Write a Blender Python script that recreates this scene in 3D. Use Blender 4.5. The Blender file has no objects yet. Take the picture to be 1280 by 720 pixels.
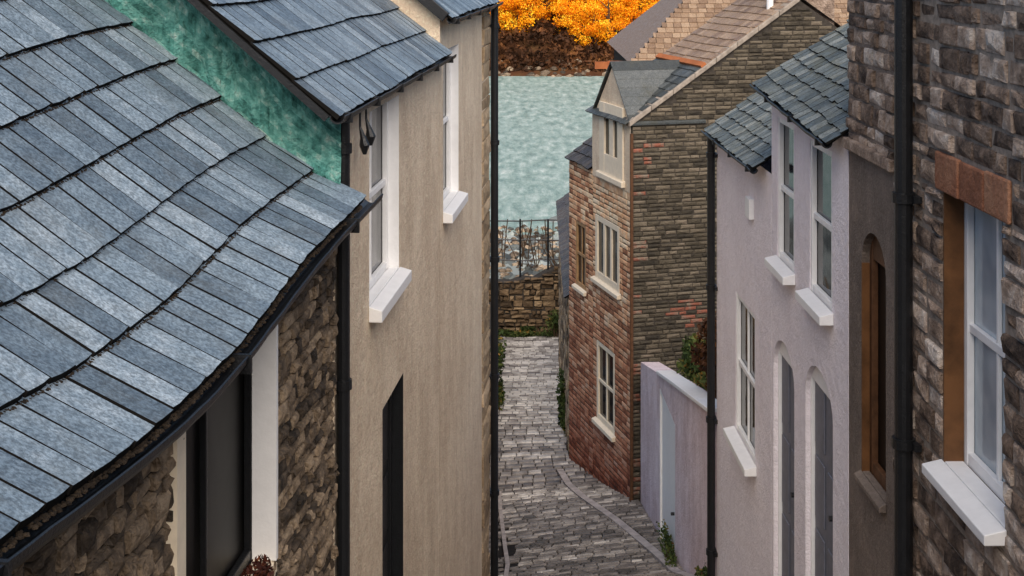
import bpy, math, random
from mathutils import Vector, noise as mn
random.seed(7)
H=17.0
def Z(D): return H-D
scene=bpy.context.scene
COL=scene.collection
def lerp(pts,x):
    if x<=pts[0][0]: return pts[0][1]
    for (a,b),(c,d) in zip(pts,pts[1:]):
        if x<=c: return b+(d-b)*(x-a)/(c-a)
    return pts[-1][1]
R_=random.uniform
# ------------------------------------------------------------ materials
def newmat(name,rough=.8,spec=.3):
    m=bpy.data.materials.new(name); m.use_nodes=True
    nt=m.node_tree; b=nt.nodes['Principled BSDF']
    b.inputs['Roughness'].default_value=rough
    b.inputs['Specular IOR Level'].default_value=spec
    return m,nt,b
def posmap(nt,scale=(1,1,1)):
    g=nt.nodes.new('ShaderNodeNewGeometry'); mp=nt.nodes.new('ShaderNodeMapping')
    mp.inputs['Scale'].default_value=scale
    nt.links.new(g.outputs['Position'],mp.inputs['Vector']); return mp.outputs[0]
def nz(nt,scale,detail=4,vec=None,rough=.6):
    n=nt.nodes.new('ShaderNodeTexNoise'); n.inputs['Scale'].default_value=scale
    n.inputs['Detail'].default_value=detail; n.inputs['Roughness'].default_value=rough
    nt.links.new(vec if vec else posmap(nt),n.inputs['Vector']); return n.outputs['Fac']
def math_(nt,op,a,b,clamp=False):
    n=nt.nodes.new('ShaderNodeMath'); n.operation=op; n.use_clamp=clamp
    for i,x in enumerate((a,b)):
        if isinstance(x,(int,float)): n.inputs[i].default_value=x
        else: nt.links.new(x,n.inputs[i])
    return n.outputs[0]
def ramp(nt,fac,stops):
    r=nt.nodes.new('ShaderNodeValToRGB'); e=r.color_ramp.elements
    while len(e)<len(stops): e.new(.5)
    for el,(p,c) in zip(e,stops):
        el.position=p; el.color=(c[0],c[1],c[2],1)
    nt.links.new(fac,r.inputs[0]); return r.outputs[0]
def mix(nt,fac,a,b,mode='MIX'):
    n=nt.nodes.new('ShaderNodeMix'); n.data_type='RGBA'; n.blend_type=mode
    for s,x in ((0,fac),(6,a),(7,b)):
        if isinstance(x,(int,float)): n.inputs[s].default_value=x
        elif isinstance(x,tuple): n.inputs[s].default_value=(x[0],x[1],x[2],1)
        else: nt.links.new(x,n.inputs[s])
    return n.outputs[2]
def bump(nt,b,h,strength,dist=.02):
    n=nt.nodes.new('ShaderNodeBump'); n.inputs['Strength'].default_value=strength
    n.inputs['Distance'].default_value=dist
    nt.links.new(h,n.inputs['Height']); nt.links.new(n.outputs[0],b.inputs['Normal'])
def tint(nt):
    a=nt.nodes.new('ShaderNodeAttribute'); a.attribute_name='tint'; return a.outputs['Fac']
def tinted(name,stops,nscale=6,namt=.5,bs=30,bst=.6,bd=.02,rough=.85,spec=.25,dirt=.5,dirts=1.5,dirtc=(.35,.33,.3),low=None):
    m,nt,b=newmat(name,rough,spec)
    f=math_(nt,'ADD',tint(nt),math_(nt,'MULTIPLY',math_(nt,'SUBTRACT',nz(nt,nscale,6),.5),namt*2),True)
    c=ramp(nt,f,stops)
    d=ramp(nt,nz(nt,dirts,6),[(.35,(0,0,0)),(.7,(1,1,1))])
    c=mix(nt,math_(nt,'MULTIPLY',d,dirt),c,dirtc,'MULTIPLY')
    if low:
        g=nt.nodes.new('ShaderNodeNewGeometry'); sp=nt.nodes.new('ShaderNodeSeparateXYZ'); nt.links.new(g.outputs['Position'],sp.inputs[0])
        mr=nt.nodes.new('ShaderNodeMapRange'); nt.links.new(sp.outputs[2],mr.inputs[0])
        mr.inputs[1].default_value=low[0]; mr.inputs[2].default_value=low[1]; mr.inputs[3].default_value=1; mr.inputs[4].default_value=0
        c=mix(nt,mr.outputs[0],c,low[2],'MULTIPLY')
    nt.links.new(c,b.inputs['Base Color'])
    bump(nt,b,nz(nt,bs,6),bst,bd); return m
def render_mat(name,col,dark,streak=.6,bs=60,bst=.5,lite=1.3,blot=.4):
    m,nt,b=newmat(name,.9,.2)
    v=nz(nt,1.0,8,posmap(nt,(1.8,1.8,1.0)),.72)
    s=ramp(nt,v,[(.38,(1,1,1)),(.6,(0,0,0))])
    c=mix(nt,math_(nt,'MULTIPLY',s,streak),col,dark)
    dr=nz(nt,1.0,6,posmap(nt,(7,7,1.8)),.7)
    c=mix(nt,math_(nt,'MULTIPLY',ramp(nt,dr,[(.5,(0,0,0)),(.68,(1,1,1))]),.6*streak),c,dark)
    g=nz(nt,13,7,None,.7); c=mix(nt,math_(nt,'MULTIPLY',ramp(nt,g,[(.47,(0,0,0)),(.68,(1,1,1))]),blot),c,tuple(x*.65 for x in col))
    g2=nz(nt,30,5,None,.7); c=mix(nt,math_(nt,'MULTIPLY',ramp(nt,g2,[(.5,(0,0,0)),(.66,(1,1,1))]),.5),c,tuple(min(.97,x*lite) for x in col))
    nt.links.new(c,b.inputs['Base Color'])
    h=math_(nt,'ADD',nz(nt,bs,5),math_(nt,'MULTIPLY',nz(nt,9,5),1.8)); bump(nt,b,h,bst,.035); return m
def plain(name,col,rough=.5,spec=.4,var=.25,bst=.15,scale=12):
    m,nt,b=newmat(name,rough,spec)
    c=mix(nt,math_(nt,'MULTIPLY',ramp(nt,nz(nt,scale,6),[(.4,(0,0,0)),(.7,(1,1,1))]),var*2),col,tuple(x*.45 for x in col))
    nt.links.new(c,b.inputs['Base Color']); bump(nt,b,nz(nt,scale*4,4),bst,.01); return m
def slate_mat(name,stops,moss=(.10,.12,.07),mossamt=.25):
    m,nt,b=newmat(name,.5,.5)
    f=math_(nt,'ADD',tint(nt),math_(nt,'MULTIPLY',math_(nt,'SUBTRACT',nz(nt,9,7,None,.7),.5),.9),True)
    c=ramp(nt,f,stops)
    fine=ramp(nt,nz(nt,60,5),[(.4,(.5,.5,.5)),(.62,(1.2,1.2,1.2))])
    c=mix(nt,.85,c,fine,'MULTIPLY')
    mo=ramp(nt,nz(nt,3.2,7,None,.7),[(.5,(0,0,0)),(.66,(1,1,1))])
    c=mix(nt,math_(nt,'MULTIPLY',mo,mossamt),c,moss)
    nt.links.new(c,b.inputs['Base Color'])
    nt.links.new(ramp(nt,nz(nt,14,4),[(.3,(.32,.32,.32)),(.7,(.65,.65,.65))]),b.inputs['Roughness'])
    h=math_(nt,'ADD',nz(nt,22,6),math_(nt,'MULTIPLY',nz(nt,110,4),.4)); bump(nt,b,h,.65,.014); return m
def leafmat(name,stops):
    m,nt,b=newmat(name,.7,.15)
    c=ramp(nt,tint(nt),stops); nt.links.new(c,b.inputs['Base Color'])
    return m

M={}
M['slate']=slate_mat('slate',[(0,(.05,.075,.105)),(.35,(.13,.178,.225)),(.65,(.23,.30,.36)),(1,(.46,.54,.60))],(.09,.085,.065),.3)
M['slate_far']=slate_mat('slate_green',[(0,(.045,.05,.042)),(.4,(.13,.142,.122)),(.7,(.24,.25,.215)),(1,(.42,.42,.36))],(.13,.12,.06),.55)
M['slate_dark']=slate_mat('slate_dark',[(0,(.03,.035,.035)),(.5,(.075,.085,.085)),(1,(.16,.17,.165))],(.07,.065,.04),.4)
M['slate_brown']=slate_mat('slate_brown',[(0,(.03,.022,.016)),(.5,(.085,.062,.045)),(1,(.17,.13,.09))],(.06,.06,.03),.4)
M['tile_tan']=slate_mat('stone_tiles',[(0,(.17,.10,.06)),(.5,(.36,.24,.15)),(1,(.5,.36,.24))],(.2,.12,.06),.3)
M['under']=plain('roof_bed_and_joint_shade',(.010,.009,.008),.95,.1)
M['stoneR']=tinted('brown_rubble',[(0,(.07,.05,.04)),(.3,(.23,.165,.125)),(.55,(.41,.305,.235)),(.8,(.62,.49,.40)),(1,(.84,.74,.65))],8,.75,32,1,.04,dirt=.4)
M['stoneL']=tinted('grey_rubble',[(0,(.05,.04,.03)),(.35,(.2,.145,.095)),(.65,(.40,.29,.18)),(1,(.62,.47,.31))],9,.6,30,1,.035)
M['stoneN']=tinted('dark_rubble',[(0,(.04,.032,.025)),(.35,(.14,.105,.075)),(.65,(.27,.2,.135)),(1,(.5,.38,.26))],12,.75,35,1,.04)
M['stoneD']=tinted('green_gable_stone',[(0,(.03,.026,.02)),(.35,(.1,.083,.058)),(.65,(.175,.145,.104)),(.86,(.25,.2,.15)),(1,(.30,.11,.07))],6,.45,25,.8,.03)
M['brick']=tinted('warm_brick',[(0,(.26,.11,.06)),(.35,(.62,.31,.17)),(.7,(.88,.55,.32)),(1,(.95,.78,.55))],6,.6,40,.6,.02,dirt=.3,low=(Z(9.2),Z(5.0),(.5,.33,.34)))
M['seawall']=tinted('quay_stone',[(0,(.05,.034,.02)),(.5,(.19,.125,.07)),(1,(.40,.28,.16))],2,.6,14,.9,.05)
M['mortar']=plain('mortar',(.36,.30,.25),.95,.1,.4,.6,20)
M['mortarD']=plain('dark_mortar',(.07,.06,.05),.95,.1,.4,.6,20)
M['cream']=render_mat('cream_render',(.88,.72,.54),(.56,.41,.285),.6)
M['taupe']=render_mat('taupe_render',(.25,.2,.165),(.11,.088,.075),.7)
M['lilac']=render_mat('lilac_limewash',(.95,.89,.93),(.74,.66,.71),.34,50,.5,1.02,.22)
M['pink']=render_mat('pink_limewash',(.90,.76,.79),(.58,.42,.42),.7,50,.7,1.1,.3)
M['white']=plain('white_paint',(.92,.92,.92),.45,.4,.06,.15)
M['cwhite']=plain('cream_paint',(.90,.78,.60),.5,.4,.1,.2)
M['brown']=plain('brown_paint',(.13,.06,.028),.6,.3,.4,.3)
M['amber']=plain('amber_reveal',(.19,.085,.032),.6,.3,.5,.3,5)
M['tanwood']=plain('ochre_wood',(.45,.27,.13),.6,.3,.3,.2)
M['black']=plain('black_iron',(.010,.011,.013),.4,.5,.3,.4,20)
M['green']=tinted('verdigris_render',[(0,(.03,.12,.10)),(.4,(.09,.31,.27)),(.7,(.19,.48,.42)),(1,(.45,.66,.59))],14,.9,45,1,.04,dirt=.5,dirts=5)
M['lintel']=tinted('red_sandstone',[(0,(.2,.08,.045)),(.5,(.40,.17,.095)),(1,(.56,.30,.18))],5,.6,30,.8,.03)
M['cope']=plain('pale_coping',(.40,.34,.28),.85,.2,.4,.5,8)
M['sett']=tinted('setts',[(0,(.055,.048,.044)),(.35,(.18,.158,.145)),(.7,(.42,.38,.345)),(1,(.82,.77,.71))],4,.65,20,.9,.03,.42,.5,dirt=.3,dirts=.6)
M['road']=plain('street_bed',(.025,.021,.018),.9,.2,.4,.6,6)
M['concrete']=plain('worn_concrete',(.5,.44,.41),.85,.2,.4,.5,6)
M['doorblue']=plain('grey_blue_paint',(.17,.18,.22),.5,.4,.2,.1)
M['terracotta']=tinted('terracotta',[(0,(.3,.08,.03)),(1,(.6,.22,.08))],8,.4,20,.5)
M['bark']=tinted('bark',[(0,(.05,.03,.02)),(1,(.14,.09,.05))],5,.6,15,.9)
M['moss']=tinted('moss',[(0,(.016,.011,.007)),(1,(.06,.042,.026))],20,.5,60,1)
M['gold']=leafmat('autumn_leaves',[(0,(.5,.09,.002)),(.3,(.95,.26,.002)),(.65,(1.0,.44,.006)),(1,(1.0,.72,.05))])
M['russet']=leafmat('russet_leaves',[(0,(.025,.011,.005)),(.5,(.075,.03,.012)),(.85,(.19,.075,.024)),(1,(.38,.17,.04))])
M['leafg']=leafmat('shrub_leaves',[(0,(.015,.025,.008)),(.5,(.045,.07,.018)),(.85,(.12,.14,.04)),(1,(.3,.15,.03))])
M['leafr']=leafmat('dark_flowers',[(0,(.015,.008,.006)),(.5,(.045,.013,.010)),(.9,(.09,.025,.014)),(1,(.16,.05,.02))])
def glassmat(name,a,b_,rough,spec):
    m,nt,b=newmat(name,rough,spec)
    c=ramp(nt,nz(nt,1.6,3),[(.35,a),(.7,b_)]); nt.links.new(c,b.inputs['Base Color'])
    bump(nt,b,nz(nt,3,2),.08,.03); return m
M['glass']=glassmat('window_glass',(.006,.007,.009),(.035,.042,.05),.06,.35)
M['glass_dark']=glassmat('unlit_glass',(.003,.003,.003),(.012,.011,.010),.35,.12)
M['glass_pale']=glassmat('glass_painted_sheen_and_blind',(.30,.37,.43),(.62,.69,.74),.1,.5)  # reflected sheen and pale blind are both painted into the pane colour
def groundmat():
    m,nt,b=newmat('earth_and_grass',.95,.1)
    c=ramp(nt,nz(nt,.35,8),[(.3,(.04,.018,.010)),(.55,(.085,.036,.016)),(.75,(.09,.06,.025))]); nt.links.new(c,b.inputs['Base Color'])
    bump(nt,b,nz(nt,1.2,8),.9,.4); return m
M['ground']=groundmat()
def beachmat():
    m,nt,b=newmat('shingle',.8,.3)
    v=nt.nodes.new('ShaderNodeTexVoronoi'); v.inputs['Scale'].default_value=1.1; nt.links.new(posmap(nt,(1.3,.35,1)),v.inputs['Vector'])
    c=ramp(nt,v.outputs['Color'],[(.2,(.05,.055,.05)),(.5,(.13,.14,.125)),(.75,(.34,.37,.34))]); nt.links.new(c,b.inputs['Base Color'])
    bump(nt,b,v.outputs['Distance'],.8,.3); return m
M['beach']=beachmat()
def seamat():
    m,nt,b=newmat('sea_water',.5,.2)
    w=nz(nt,.6,9,posmap(nt,(1.8,.5,1)),.75)
    c=ramp(nt,w,[(.38,(.17,.26,.23)),(.5,(.30,.41,.365)),(.6,(.46,.55,.50)),(.7,(.70,.76,.70))])
    nt.links.new(c,b.inputs['Base Color']); bump(nt,b,w,.8,.4); return m
M['sea']=seamat()

# ------------------------------------------------------------ mesh builder
class MB:
    def __init__(s): s.v=[];s.f=[];s.m=[];s.t=[]
    def face(s,pts,m=0,t=.5):
        i=len(s.v); s.v+= [Vector(p) for p in pts]; s.f.append(tuple(range(i,i+len(pts)))); s.m.append(m); s.t.append(t)
    def poly(s,verts,faces,m=0,t=.5):
        i=len(s.v); s.v+=[Vector(p) for p in verts]
        for f in faces:
            s.f.append(tuple(i+k for k in f)); s.m.append(m); s.t.append(t)
    def hexa(s,a,b,m=0,t=.5):
        s.poly(list(a)+list(b),[(3,2,1,0),(4,5,6,7),(0,1,5,4),(1,2,6,5),(2,3,7,6),(3,0,4,7)],m,t)
    def fbox(s,F,u0,u1,z0,z1,o0,o1,m=0,t=.5):
        s.hexa([F.p(u0,z0,o0),F.p(u1,z0,o0),F.p(u1,z1,o0),F.p(u0,z1,o0)],
               [F.p(u0,z0,o1),F.p(u1,z0,o1),F.p(u1,z1,o1),F.p(u0,z1,o1)],m,t)
    def box(s,x0,x1,y0,y1,z0,z1,m=0,t=.5):
        s.hexa([(x0,y0,z0),(x1,y0,z0),(x1,y1,z0),(x0,y1,z0)],[(x0,y0,z1),(x1,y0,z1),(x1,y1,z1),(x0,y1,z1)],m,t)
    def tube(s,path,rad,seg=10,m=0,t=.5,cap=True):
        path=[Vector(p) for p in path]; n=len(path)
        if not isinstance(rad,(list,tuple)): rad=[rad]*n
        vs=[];fs=[]
        for i,p in enumerate(path):
            d=(path[min(i+1,n-1)]-path[max(i-1,0)]).normalized()
            a=d.cross(Vector((0,0,1)) if abs(d.z)<.9 else Vector((1,0,0))).normalized(); b=d.cross(a)
            for k in range(seg):
                an=2*math.pi*k/seg; vs.append(p+(a*math.cos(an)+b*math.sin(an))*rad[i])
        for i in range(n-1):
            for k in range(seg):
                k2=(k+1)%seg; fs.append((i*seg+k,i*seg+k2,(i+1)*seg+k2,(i+1)*seg+k))
        if cap: fs.append(tuple(range(seg))); fs.append(tuple(range((n-1)*seg,n*seg)))
        s.poly(vs,fs,m,t)
    def build(s,name,parent,mats,label=None,bevel=0,smooth=False,top=None):
        o0=Vector(top if top is not None else (parent['wo'] if parent else (0,0,0)))
        po=Vector(parent['wo']) if parent else Vector((0,0,0))
        if parent and top is None:
            xs=[v for v in s.v]; o0=Vector((sum(v.x for v in xs),sum(v.y for v in xs),sum(v.z for v in xs)))/len(xs)
        me=bpy.data.meshes.new(name); me.from_pydata([v-o0 for v in s.v],[],s.f)
        for mt in mats: me.materials.append(mt)
        me.polygons.foreach_set('material_index',s.m)
        ca=me.color_attributes.new('tint','FLOAT_COLOR','CORNER')
        data=[]
        for f,t in zip(s.f,s.t): data+= [t,t,t,1]*len(f)
        ca.data.foreach_set('color',data)
        if smooth: me.polygons.foreach_set('use_smooth',[True]*len(s.f))
        import bmesh
        bm=bmesh.new(); bm.from_mesh(me); bmesh.ops.recalc_face_normals(bm,faces=bm.faces); bm.to_mesh(me); bm.free()
        o=bpy.data.objects.new(name,me); COL.objects.link(o)
        o['wo']=tuple(o0)
        if parent: o.parent=parent; o.location=o0-po
        else: o.location=o0
        if label: o['label']=label
        if bevel:
            b=o.modifiers.new('b','BEVEL'); b.width=bevel; b.segments=2; b.limit_method='ANGLE'
        return o
def thing(name,label,cat,loc,group=None):
    o=bpy.data.objects.new(name,None); COL.objects.link(o); o.location=loc; o['wo']=tuple(loc); o.empty_display_size=.3
    o['label']=label; o['category']=cat
    if group: o['group']=group
    return o
class Frame:
    def __init__(s,o,d,n): s.o=Vector((o[0],o[1],0)); s.d=Vector((d[0],d[1],0)); s.n=Vector((n[0],n[1],0)).normalized()
    def p(s,u,z,off=0): 
        q=s.o+s.d*u+s.n*off; return Vector((q.x,q.y,z))

# ground profile
PR=[(-60,-24),(0,1.6),(5,3.1),(10,4.85),(12.1,5.7),(15.4,7.2),(17.5,8.0),(20,8.6),(24,9.35),(40,11.5),(43,11.8),(48,15),(60,16.0),(88,17.05),(110,19),(180,19),(187,16.8),(191,13.5),(200,11),(240,0),(300,-15),(600,-60),(2500,-90)]
def gD(x,y):
    d=lerp(PR,y)
    k=max(0,min(1,(28-y)/6))
    return d+.1*(2.3-max(-2,min(2.3,x)))*k
def gz(x,y): return Z(gD(x,y))

# ---------------- walls
def wall_face(mb,F,u0,u1,z0,z1,holes,m=0,mr=0,depth=.25):
    us=sorted(set([u0,u1]+[h[i] for h in holes for i in (0,1)])); zs=sorted(set([z0,z1]+[h[i] for h in holes for i in (2,3)]))
    us=[u for u in us if u0<=u<=u1]; zs=[z for z in zs if z0<=z<=z1]
    for a,b in zip(us,us[1:]):
        for c,d in zip(zs,zs[1:]):
            um,zm=(a+b)/2,(c+d)/2
            if any(h[0]<um<h[1] and h[2]<zm<h[3] for h in holes): continue
            mb.face([F.p(a,c),F.p(b,c),F.p(b,d),F.p(a,d)],m)
    for h in holes:
        a,b,c,d=h[:4]; rise=h[4] if len(h)>4 else 0
        mr=h[5] if len(h)>5 else m
        mb.face([F.p(a,c),F.p(a,d),F.p(a,d,-depth),F.p(a,c,-depth)],mr)
        mb.face([F.p(b,c),F.p(b,d),F.p(b,d,-depth),F.p(b,c,-depth)],mr)
        mb.face([F.p(a,c),F.p(b,c),F.p(b,c,-depth),F.p(a,c,-depth)],mr)
        if not rise: mb.face([F.p(a,d),F.p(b,d),F.p(b,d,-depth),F.p(a,d,-depth)],mr)
        else:
            N=12; pts=[(a+(b-a)*(1-math.cos(math.pi*i/N))/2, d-rise+rise*math.sin(math.pi*i/N)) for i in range(N+1)]
            for (p,q),(r,s_) in zip(pts,pts[1:]):
                mb.face([F.p(p,q),F.p(r,s_),F.p(r,d),F.p(p,d)],m)
                mb.face([F.p(p,q),F.p(r,s_),F.p(r,s_,-depth),F.p(p,q,-depth)],mr)
def shell(mb,F,u0,u1,zb,ze,depth,pitch,holes,m=0,mr=0):
    wall_face(mb,F,u0,u1,zb,ze,holes,m,mr)
    zr=ze+math.tan(pitch)*depth/2
    for u in (u0,u1):
        mb.face([F.p(u,zb),F.p(u,ze),F.p(u,zr,-depth/2),F.p(u,ze,-depth),F.p(u,zb,-depth)],m)
    mb.face([F.p(u0,zb,-depth),F.p(u1,zb,-depth),F.p(u1,ze,-depth),F.p(u0,ze,-depth)],m)
def clad(mb,F,u0,u1,z0,z1,holes,ch,cw,m=1,prot=(.006,.03),gap=.008,top=None,jit=.006,tf=None,off0=0):
    zs=sorted(set([z0,z1]+[z for h in holes for z in h[2:4] if z0<z<z1])); rows=[]
    for a,b in zip(zs,zs[1:]):
        z=a
        while z<b-1e-6:
            h=R_(*ch)
            if b-(z+h)<ch[0]*.7: h=b-z
            rows.append((z,min(b,z+h))); z+=h
    for a,b in rows:
        zm=(a+b)/2; segs=[(u0,u1)]
        for h in holes:
            if h[2]<zm<h[3]:
                ns=[]
                for s,e in segs:
                    if h[1]<=s or h[0]>=e: ns.append((s,e)); continue
                    if h[0]>s: ns.append((s,h[0]))
                    if h[1]<e: ns.append((h[1],e))
                segs=ns
        for s,e in segs:
            u=s
            while u<e-1e-6:
                w=R_(*cw)
                if e-(u+w)<cw[0]*.6: w=e-u
                ua,ub=u,min(e,u+w); u+=w
                zt=b
                if top: zt=min(b,top(ua),top(ub))
                if zt-a<.02: continue
                g=gap*R_(.6,1.5); pr=off0+R_(*prot); bv=min(.012,(zt-a)*.15)
                P=[(ua+g,a+g),(ub-g,a+g),(ub-g,zt-g),(ua+g,zt-g)]
                back=[F.p(x,z,off0-.01) for x,z in P]
                cen=((ua+ub)/2,(a+zt)/2)
                mid=[];frt=[]
                for x,z in P:
                    jx,jz=R_(-jit,jit),R_(-jit,jit)
                    mid.append(F.p(x+jx*.5,z+jz*.5,pr-.008+R_(-.003,.003)))
                    sx=bv if x<cen[0] else -bv; sz=bv if z<cen[1] else -bv
                    frt.append(F.p(x+sx+jx,z+sz+jz,pr+R_(-.6,.6)*jit))
                c=F.p(cen[0]+R_(-.02,.02),cen[1],pr+R_(0,.008)+jit*R_(0,.9))
                t=tf(cen[0],cen[1]) if tf else R_(0,1)*.8+.1
                mb.poly(back+mid+frt+[c],[(0,1,5,4),(1,2,6,5),(2,3,7,6),(3,0,4,7),(4,5,9,8),(5,6,10,9),(6,7,11,10),(7,4,8,11),(8,9,12),(9,10,12),(10,11,12),(11,8,12)],m,t)

# ---------------- roofs
def roofR(F,eoff,De,prof,sagf=None):
    def R(u,v,o=0):
        w=h=0; th=prof[-1][1]; rem=v; th=prof[0][1]
        for L,a in prof:
            s=min(rem,L); w+=s*math.cos(a); h+=s*math.sin(a); rem-=s; th=a
            if rem<=0: break
        if v<0: th=prof[0][1]; w=v*math.cos(th); h=v*math.sin(th)
        b=F.p(u,Z(De(u))+h+o*math.cos(th),eoff-w+o*math.sin(th))
        wob=mn.noise(Vector((u*.8,v*.9,eoff*7)))*.02
        b.z+=wob
        return b
    return R
def slates(mb,R,u0,u1,vr,expo,wid,th,m=0,seg=3,vstart=-.05,gap=.006,lo=None,shrink=0,jv=.008,tv=(.2,.8),ms=None):
    v=vstart; row=0
    while v<vr-.03:
        ex=expo*(1-shrink*(v/vr)); ul=u0 if not lo else max(u0,lo(v+ex*.5))
        u=ul-(wid*.5 if row%2 else 0)-R_(0,.1)*wid
        while u<u1:
            w=wid*R_(.88,1.12); ua,ub=max(ul,u)+gap*R_(.5,1.1),min(u1,u+w)-gap*R_(.5,1.1); u+=w
            if ub-ua<.04: continue
            dv=R_(-jv,jv); hd=min(vr,v+ex*1.05); k=R_(.8,1.2); sk=R_(-.005,.005); lift=R_(0,.3)*th
            T=[];B=[];Hh=[]
            for i in range(seg+1):
                f=i/seg; uu=ua+(ub-ua)*f
                ch=R_(-.002,.002)
                if i in(0,seg): ch+=R_(0,.005)
                T.append(R(uu,v+dv+sk*(f-.5)+ch,th*(1.3+k*.7)+lift*(f)))
                B.append(R(uu,v+dv+sk*(f-.5)+ch-.002,th*.35+lift*f*.5))
                Hh.append(R(uu,hd,th*.75))
            t=R_(*tv); n=seg+1
            vs=B+T+Hh; fs=[]; tails=[]
            for i in range(seg):
                tails.append((i,i+1,n+i+1,n+i)); fs.append((n+i,n+i+1,2*n+i+1,2*n+i))
            L0=R(ua,hd,0);L1=R(ub,hd,0); vs+=[L0,L1]
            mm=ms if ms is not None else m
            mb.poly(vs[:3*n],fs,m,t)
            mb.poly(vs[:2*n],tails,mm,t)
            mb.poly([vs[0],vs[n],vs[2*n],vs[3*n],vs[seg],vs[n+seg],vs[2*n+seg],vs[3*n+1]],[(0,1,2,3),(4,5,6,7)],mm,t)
        v+=ex; row+=1
def sheet(mb,R,u0,u1,v0,v1,m,nu=12,nv=6,off=-.004,lo=None):
    for i in range(nu):
        for j in range(nv):
            a,b=u0+(u1-u0)*i/nu,u0+(u1-u0)*(i+1)/nu; c,d=v0+(v1-v0)*j/nv,v0+(v1-v0)*(j+1)/nv
            if lo: 
                a2,b2,a3,b3=max(a,lo(c)),max(b,lo(c)),max(a,lo(d)),max(b,lo(d))
                if b2<=a2+1e-4 and b3<=a3+1e-4: continue
                mb.face([R(a2,c,off),R(b2,c,off),R(b3,d,off),R(a3,d,off)],m)
            else: mb.face([R(a,c,off),R(b,c,off),R(b,d,off),R(a,d,off)],m)
def roof(parent,F,u0,u1,eoff,De,depth,prof,expo,wid,th,mat,label=None,seg=3,under='under',jv=.008,gap=.006,split=None,mat2=None,tv=(.2,.8)):
    R=roofR(F,eoff,De,prof)
    v=0
    while True:
        q=R(u0,v,0); w=(F.p(u0,0,eoff)-Vector((q.x,q.y,0))).length
        if w>=eoff+depth/2: break
        v+=.02
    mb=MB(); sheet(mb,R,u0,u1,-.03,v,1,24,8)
    if split:
        slates(mb,R,u0,u1,split,expo,wid,th,0,seg,jv=jv,gap=gap,tv=tv)
        slates(mb,R,u0,u1,v,expo,wid,th,2,seg,jv=jv,gap=gap,vstart=split+.02,tv=tv)
    else: slates(mb,R,u0,u1,v,expo,wid,th,0,seg,jv=jv,gap=gap,tv=tv,ms=1)  # slate sides and tails take the near-black bed colour as painted joint shade
    a,b=R(u0,v,0),R(u1,v,0); dn=math.tan(prof[-1][1])*(depth/2+eoff); back=F.n*-(depth/2+eoff)
    c=b+back-Vector((0,0,dn)); d=a+back-Vector((0,0,dn)); 
    mb.face([a,b,c,d],0)
    n=int((u1-u0)/.4)+1
    for i in range(n):
        p=R(u0+(u1-u0)*i/n,v,.02); q=R(u0+(u1-u0)*(i+1)/n-.01,v,.02)
        mb.tube([p,q],.09,8,0,R_(.1,.5))
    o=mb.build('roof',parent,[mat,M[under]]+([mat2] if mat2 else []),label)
    return o,R,v
def gutter(parent,F,u0,u1,Df,off,r=.055,n=24,brk=.9,wob=.004):
    mb=MB(); vs=[];fs=[];seg=8
    for i in range(n+1):
        u=u0+(u1-u0)*i/n; z=Z(Df(u))+R_(-wob,wob); o=off+R_(-wob,wob)
        for k in range(seg+1):
            a=math.pi+math.pi*k/seg; vs.append(F.p(u,z+r*math.sin(a),o+r*math.cos(a)))
        for k in range(seg+1):
            a=2*math.pi-math.pi*k/seg; vs.append(F.p(u,z+(r-.008)*math.sin(a)+.002,o+(r-.008)*math.cos(a)))
    W=2*(seg+1)
    for i in range(n):
        for k in range(W):
            k2=(k+1)%W; fs.append((i*W+k,i*W+k2,(i+1)*W+k2,(i+1)*W+k))
    fs.append(tuple(range(W))); fs.append(tuple(range(n*W,n*W+W)))
    mb.poly(vs,fs)
    u=u0+.15
    while u<u1:
        z=Z(Df(u)); 
        mb.fbox(F,u,u+.02,z-r-.006,z+.006,off-r-.006,off+r+.008)
        u+=brk
    return mb.build('gutter',parent,[M['black']])
def downpipe(parent,F,u,Dt,Db,off,r=.045,name='drainpipe'):
    mb=MB(); mb.tube([F.p(u,Z(Db),off),F.p(u,Z(Dt),off)],r,14)
    z=Z(Dt)-.25
    while z>Z(Db):
        mb.tube([F.p(u,z-.03,off),F.p(u,z+.03,off)],r*1.3,14); mb.fbox(F,u-r*2.0,u+r*2.0,z-.02,z+.02,off-r*1.4,off-r*.6); z-=1.5
    return mb.build(name,parent,[M['black']],smooth=False)

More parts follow.
